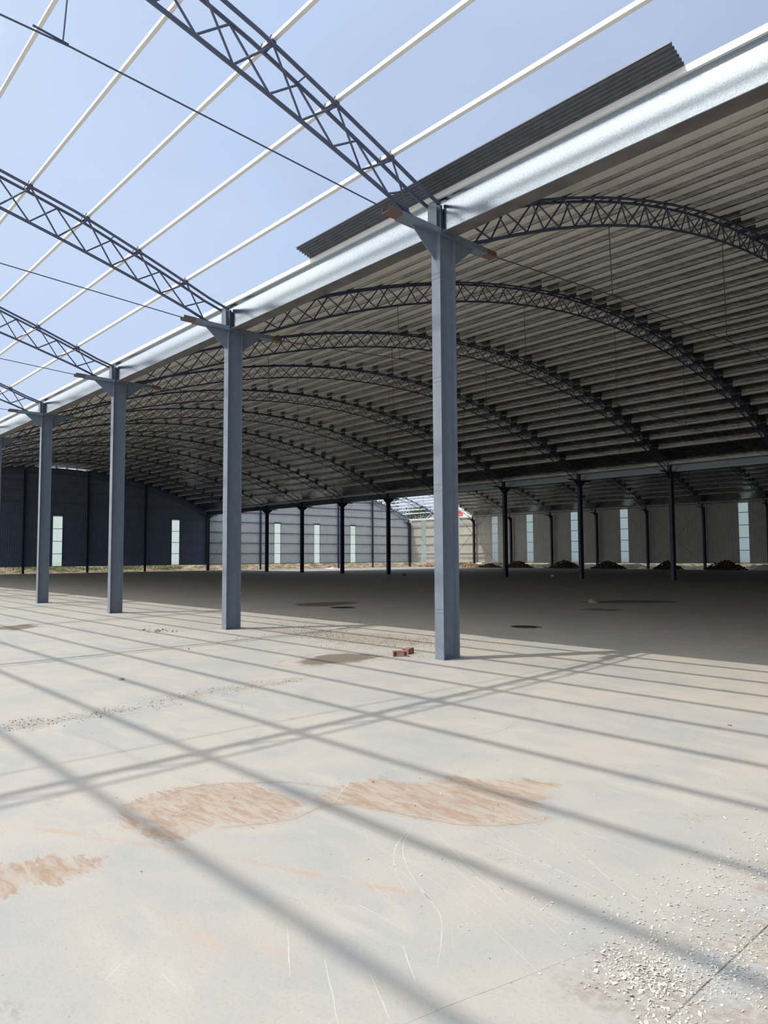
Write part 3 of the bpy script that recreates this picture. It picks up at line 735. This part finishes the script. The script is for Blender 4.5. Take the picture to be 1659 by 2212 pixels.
# ------------------------------------------------------------------ floor objects
def manhole(x, y, r_, label, openw=False):
    root = empty('manhole_cover', (x, y, 0)); n = 40; q = MB()
    q.v = [(rr*math.cos(2*math.pi*i/n), rr*math.sin(2*math.pi*i/n), z) for rr, z in ((r_+.06, 0.0), (r_+.05, .012), (r_, .012), (r_, .002)) for i in range(n)]
    q.f = [(k*n+i, k*n+(i+1) % n, (k+1)*n+(i+1) % n, (k+1)*n+i) for k in range(3) for i in range(n)]
    q.build('rim', 'concrete_ring', root)
    q = MB(); q.v = [(r_*.97*math.cos(2*math.pi*i/n), r_*.97*math.sin(2*math.pi*i/n), z) for z in (.001, .009) for i in range(n)]
    q.f = [(i, (i+1) % n, n+(i+1) % n, n+i) for i in range(n)]+[tuple(range(n, 2*n))]
    for a in range(-4, 5):
        if abs(a*.075) < r_*.8:
            l_ = math.sqrt(max(.01, (r_*.85)**2-(a*.075)**2)); q.box((a*.075-.012, -l_, .009), (a*.075+.012, l_, .014))
    q.build('lid', 'cast_iron', root)
    tag(root, label, 'manhole cover', 'manhole covers in the shaded floor')
manhole(2.12, -4.88, .30, 'round dark manhole cover in the shade right of the nearest column')
manhole(9.83, -5.90, .36, 'round dark manhole cover in the shade between the second and nearest columns')

def hollow_brick(loc, rot, label, stand=False):
    root = empty('hollow_brick', loc); root.rotation_euler = rot
    lx, ly, lz = .23, .11, .09; q = MB(); tw = .014
    # shell around two channels running along y
    for z0, z1 in ((0, tw), (lz-tw, lz)): q.box((-lx/2, -ly/2, z0), (lx/2, ly/2, z1))
    for x0 in (-lx/2, -.055-tw/2, .055-tw/2+.0, lx/2-tw): q.box((x0, -ly/2, tw), (x0+tw, ly/2, lz-tw))
    q.box((-.055, -ly/2, tw), (.055, ly/2, lz-tw))
    q.build('clay_body', 'brick', root)
    q = MB(); q.box((-lx/2+tw, -ly/2+.02, tw), (-.055-tw/2, ly/2-.02, lz-tw)); q.box((.055+tw/2, -ly/2+.02, tw), (lx/2-tw, ly/2-.02, lz-tw))
    q.build('hole_shade', 'brick_shade_and_dark', root)  # dark plugs in the channels stand in for the shade inside the holes
    return tag(root, label, 'brick', 'hollow bricks by the nearest column')
ang = YAW-math.pi/2
hollow_brick((.72, .34, 0), (0, 0, ang+.08), 'red hollow brick lying on its side left of the nearest column')
hollow_brick((.86, .02, 0), (0, 0, ang+1.15), 'red hollow brick behind the other one left of the nearest column')

# chips, clods, debris
def flake(q, x, y, s_, flat=.16, z=0.0):
    n = random.randint(4, 6); a0 = random.uniform(0, 6.28); h_ = s_*flat
    tx, ty = random.uniform(-.5, .5), random.uniform(-.5, .5); ea, el = random.uniform(0, 3.14), random.uniform(.45, 1)
    base = []
    for i in range(n):
        a = a0+2*math.pi*i/n+random.uniform(-.3, .3); r_ = s_*random.uniform(.55, 1)
        u_, w_ = r_*math.cos(a), r_*math.sin(a)*el; base.append((u_*math.cos(ea)-w_*math.sin(ea), u_*math.sin(ea)+w_*math.cos(ea)))
    v = [(x+a, y+b_, z+max(0, .3*s_+tx*a+ty*b_)-.0) for a, b_ in base]+[(x+a*.9, y+b_*.9, z+max(0, .3*s_+tx*a+ty*b_)+h_) for a, b_ in base]
    q.add(v, [tuple(range(n-1, -1, -1)), tuple(range(n, 2*n))]+[(i, (i+1) % n, n+(i+1) % n, n+i) for i in range(n)])
def scatter(name, mat, clusters, label, seed, cat, mult=1):
    random.seed(seed); q = MB()
    for (cx, cy, sx, sy, rot_, n, s0, s1) in clusters:
        for _ in range(int(n*mult)):
            a, b_ = random.gauss(0, sx), random.gauss(0, sy)
            x = cx+a*math.cos(rot_)-b_*math.sin(rot_); y = cy+a*math.sin(rot_)+b_*math.cos(rot_)
            s_ = s0*.7+(s1-s0)*random.random()**4; flake(q, x, y, s_)
    return tag(q.build(name, mat), label, cat, kind='stuff')
scatter('concrete_chips', 'chips', [(-6.24,5.95,.10,.06,0,1,.022,.024), (-6.2,5.7,.12,.12,.3,20,.012,.022), (-5.4,5.2,.45,.45,0,50,.003,.012), (-6.20,5.73,.07,.06,0,430,.003,.013), (-6.27,5.70,.05,.10,.3,260,.003,.012), (-6.13,5.62,.06,.12,0,200,.003,.011), (-6.35,5.55,.10,.16,0,420,.003,.011), (-6.52,5.45,.12,.12,0,330,.003,.010),
        (-6.02,5.42,.18,.16,.4,130,.003,.012), (-6.15,5.0,.14,.25,0,260,.003,.012), (-6.15,4.4,.14,.35,0,330,.003,.013), (-6.42,5.2,.06,.25,0,260,.003,.010), (-5.8,5.3,.3,.3,0,90,.002,.010), (-6.4,5.9,.05,.08,0,150,.003,.012), (-6.22,3.6,.3,.6,0,160,.004,.015)],
        'pale flakes and chips of broken concrete around the floor joint at lower right', 11, 'concrete chips', 2.2)
scatter('dirt_crumbs', 'clod', [(-.1,6.2,.13,.25,0,420,.004,.018), (-.18,5.4,.13,.35,0,300,.004,.016), (-.05,4.9,.22,.6,.2,160,.004,.013), (.05,4.2,.17,.5,.2,330,.004,.016), (.08,3.2,.08,.4,0,120,.005,.02),
        (4.4,-.9,1.3,.30,-.35,2000,.004,.022), (2.4,-1.0,.7,.5,0,1200,.004,.020), (2.0,-1.0,.3,.3,0,150,.006,.022), (1.5,-1.2,.5,.35,0,350,.004,.018), (1.1,.9,.6,.5,0,25,.01,.03), (7.2,1.4,.25,.25,0,70,.01,.05), (5.6,1.2,1.2,.8,0,60,.008,.03), (.9,.15,.25,.15,0,60,.008,.022),
        (-3.2,6.0,.25,.25,0,90,.003,.009), (-4.3,4.6,.4,.4,0,60,.003,.009), (-3.0,3.0,2.2,2.2,0,150,.003,.010), (1.2,-1.8,.8,.3,0,120,.006,.02), (3.4,-6.5,3,3,0,160,.008,.03), (6.9,-13,2.5,2.5,0,120,.015,.05), (9,-3.2,3,.2,0,260,.006,.025)],
        'small brown crumbs of dirt strewn in bands over the sunlit floor', 12, 'dirt')
random.seed(21)
def lump(x, y, s_, mat, name, label, cat):
    q = MB(); nu, nv = 9, 6; v = [(0, 0, s_*.8)]
    sd = random.uniform(0, 50)
    for j in range(1, nv):
        for i in range(nu):
            th = 2*math.pi*i/nu; ph = math.pi/2*j/(nv-1); r_ = s_*(1+.45*mnoise.noise(Vector((math.cos(th)*1.7+sd, math.sin(th)*1.7, ph))))
            v.append((r_*math.sin(ph)*math.cos(th)*1.3, r_*math.sin(ph)*math.sin(th), max(0, r_*.8*math.cos(ph))))
    f = [(0, 1+i, 1+(i+1) % nu) for i in range(nu)]
    for j in range(nv-2):
        for i in range(nu): f.append((1+j*nu+i, 1+(j+1)*nu+i, 1+(j+1)*nu+(i+1) % nu, 1+j*nu+(i+1) % nu))
    q.v = v; q.f = f; o = q.build(name, mat); o.location = (x, y, 0); return tag(o, label, cat)
lump(5.51, -13.28, .16, 'clod', 'mortar_lump', 'dark mortar lump on the shaded floor right of the nearest column', 'lump')
lump(7.21, 1.41, .06, 'clod', 'mortar_lump', 'small mortar lump on the sunlit floor left of the second column', 'lump')
lump(1.68, 4.48, .035, 'clod', 'mortar_lump', 'tiny dark stone lying alone on the sunlit floor at left', 'stone')
lump(-3.76, 4.91, .010, 'brick', 'brick_fragment', 'tiny red brick fragment on the tan mud stain', 'brick fragment')
lump(-4.81, 1.37, .017, 'brick', 'brick_fragment', 'small red brick fragment on bare floor near the right edge', 'brick fragment')
lump(24.3, -38.6, .14, 'white_plastic', 'rubble_block', 'pale block lying on the floor behind the middle row', 'block')
lump(35.5, -33.5, .16, 'brick_shade_and_dark', 'rubble_block', 'dark block lying on the floor left of the middle row column', 'block')

# heaps of broken bricks along the side wall
def brick_heap(x, y, rx, ry, h_, n, mat, label, name='brick_heap', bs=.11):
    q = MB()
    for _ in range(n):
        a = random.uniform(0, 6.28); r_ = random.random()**.6; px_, py_ = rx*r_*math.cos(a), ry*r_*math.sin(a)
        z = max(0, h_*(1-r_**1.4))*random.uniform(.55, 1)+.03
        rot_ = Matrix.Rotation(random.uniform(0, 6.28), 3, 'Z') @ Matrix.Rotation(random.uniform(-.8, .8), 3, 'X')
        s_ = random.uniform(.7, 1.25)
        q.obox((px_, py_, z), (bs*2*s_, bs*s_, bs*.8*s_), rot_)
    core = []; k = 14
    q.add([(0, 0, h_*.72)]+[(rx*.8*math.cos(2*math.pi*i/k), ry*.8*math.sin(2*math.pi*i/k), 0) for i in range(k)], [(0, 1+i, 1+(i+1) % k) for i in range(k)])
    o = q.build(name, mat); o.location = (x, y, 0); return tag(o, label, 'rubble', 'rubble heaps along the right side wall')
yb = YC+1.6
brick_heap(58.4, yb, 2.6, .9, .75, 420, 'brick_sunlit', 'heap of sunlit red broken bricks at the foot of the sunlit side wall')
brick_heap(54.8, yb, 2.0, .8, .55, 260, 'brick_shade_and_dark', 'low shaded rubble heap just right of the sunlit red brick heap')
brick_heap(50.0, yb, 2.3, .9, .95, 320, 'brick_shade_and_dark', 'shaded rubble heap between the brace foot and the next side wall column')
brick_heap(42.9, yb, 2.3, .9, 1.05, 320, 'brick_shade_and_dark', 'shaded rubble heap in front of the strip window, second of the big ones')
brick_heap(36.9, yb, 2.3, .9, .95, 320, 'brick_shade_and_dark', 'shaded rubble heap left of the brightest strip window')
brick_heap(29.6, yb, 1.7, .8, .95, 240, 'brick_shade_and_dark', 'shaded rubble heap behind the rightmost middle row column')
brick_heap(23.4, yb, 2.2, .9, 1.05, 320, 'brick_shade_and_dark', 'shaded rubble heap beside the strip window near the right edge')
brick_heap(66.5, yb, 1.3, .6, .6, 150, 'brick_sunlit', 'small sunlit brick heap by the far corner column')
def tarp(x, y, sx, sy, h_, label, seed):
    q = MB(); n = 14; random.seed(seed)
    for i in range(n+1):
        for j in range(n+1):
            u, v_ = i/n*2-1, j/n*2-1; d = max(abs(u), abs(v_))
            q.v.append((u*sx*(1+.1*mnoise.noise(Vector((v_*2, seed, 0)))), v_*sy, max(.005, h_*(1-d**2)*(.7+.6*mnoise.noise(Vector((u*2, v_*2, seed)))))))
    q.f = [(i*(n+1)+j, (i+1)*(n+1)+j, (i+1)*(n+1)+j+1, i*(n+1)+j+1) for i in range(n) for j in range(n)]
    o = q.build('plastic_sheet', 'white_plastic'); o.location = (x, y, .005); return tag(o, label, 'plastic sheet')
tarp(19.2, yb-.2, 1.7, .7, .65, 'crumpled white plastic sheet by the side wall at the right edge', 4)
tarp(46.2, yb, .55, .4, .40, 'small white plastic scraps between two shaded rubble heaps', 5)
tarp(66.5, -50.3, .8, .6, .22, 'small white plastic sheet on the sunlit strip before the pale end wall', 6)

# ------------------------------------------------------------------ beyond the building
def tree(x, y, h_, r_, seed, label):
    random.seed(seed); root = empty('broadleaf_tree', (x, y, -.1)); q = MB()
    q.tube([(0, 0, 0), (.1, .05, h_*.3), (-.1, .1, h_*.62), (0, 0, h_*.85)], .2, 8)
    lobes = []
    for i in range(26):
        a = random.uniform(0, 6.28); rr = r_*random.random()**.5; z = h_*random.uniform(.42, .95)
        rr *= (1.15-abs(z/h_-.62)*1.7); c = Vector((rr*math.cos(a), rr*math.sin(a), z)); lobes.append(c)
        q.tube([(0, 0, h_*random.uniform(.3, .6)), tuple(c*.6+Vector((0, 0, z*.35))), tuple(c)], .05, 5)
    q.build('trunk', 'bark', root)
    q = MB()
    for c in lobes:
        for _ in range(300):
            d = Vector((random.gauss(0, 1), random.gauss(0, 1), random.gauss(0, .7)))*r_*.17+c
            n_ = Vector((random.gauss(0, 1), random.gauss(0, 1), random.gauss(0, 1))).normalized(); u = n_.orthogonal().normalized(); v_ = n_.cross(u); s_ = random.uniform(.09, .2)
            q.add([d-u*s_, d+v_*s_*.45, d+u*s_, d-v_*s_*.45], [(0, 1, 2, 3)])
    q.build('foliage', 'leaf', root)
    return tag(root, label, 'tree', 'trees beyond the far wall')
tree(88, -78, 12.6, 4.6, 31, 'tallest dark leafy tree seen through the roof opening, leftmost')
tree(86, -84.5, 11.2, 4.4, 32, 'dark leafy tree in the middle of those seen through the roof opening')
tree(86, -91.5, 10.2, 4.2, 33, 'lower leafy tree seen through the roof opening beside the nearest column')
rb = empty('white_building', (72.2, -85.5, 0))
q = MB(); q.extr([(-6, 0), (6, 0), (6, 7.9), (0, 11.6), (-6, 7.9)], -5, 5, 'y'); q.build('walls', 'white_wall', rb)
q = MB()
for sd in (-1, 1):
    q.add([(sd*6.3, -5.3, 7.75), (0, -5.3, 11.64), (0, 5.3, 11.64), (sd*6.3, 5.3, 7.75), (sd*6.3, -5.3, 7.9), (0, -5.3, 11.8), (0, 5.3, 11.8), (sd*6.3, 5.3, 7.9)], [(0,1,2,3),(4,7,6,5),(0,4,5,1),(3,2,6,7),(0,3,7,4)])
q.build('roof', 'roof_top', rb)
e = MB()
e.extr([(-2.4, 8.5), (-1.8, 8.9), (-1.0, 9.2), (-.2, 8.9), (.6, 8.5)], 5.02, 5.06, 'y'); e.extr([(-2.3, 8.38), (.6, 8.38), (.3, 7.95), (-2.0, 7.95)], 5.02, 5.06, 'y')
e = e.build('sign_emblem', 'red_paint', rb); e['label'] = 'red emblem split by a white stripe'
tag(rb, 'white gabled building with a red emblem seen over the side wall', 'building')
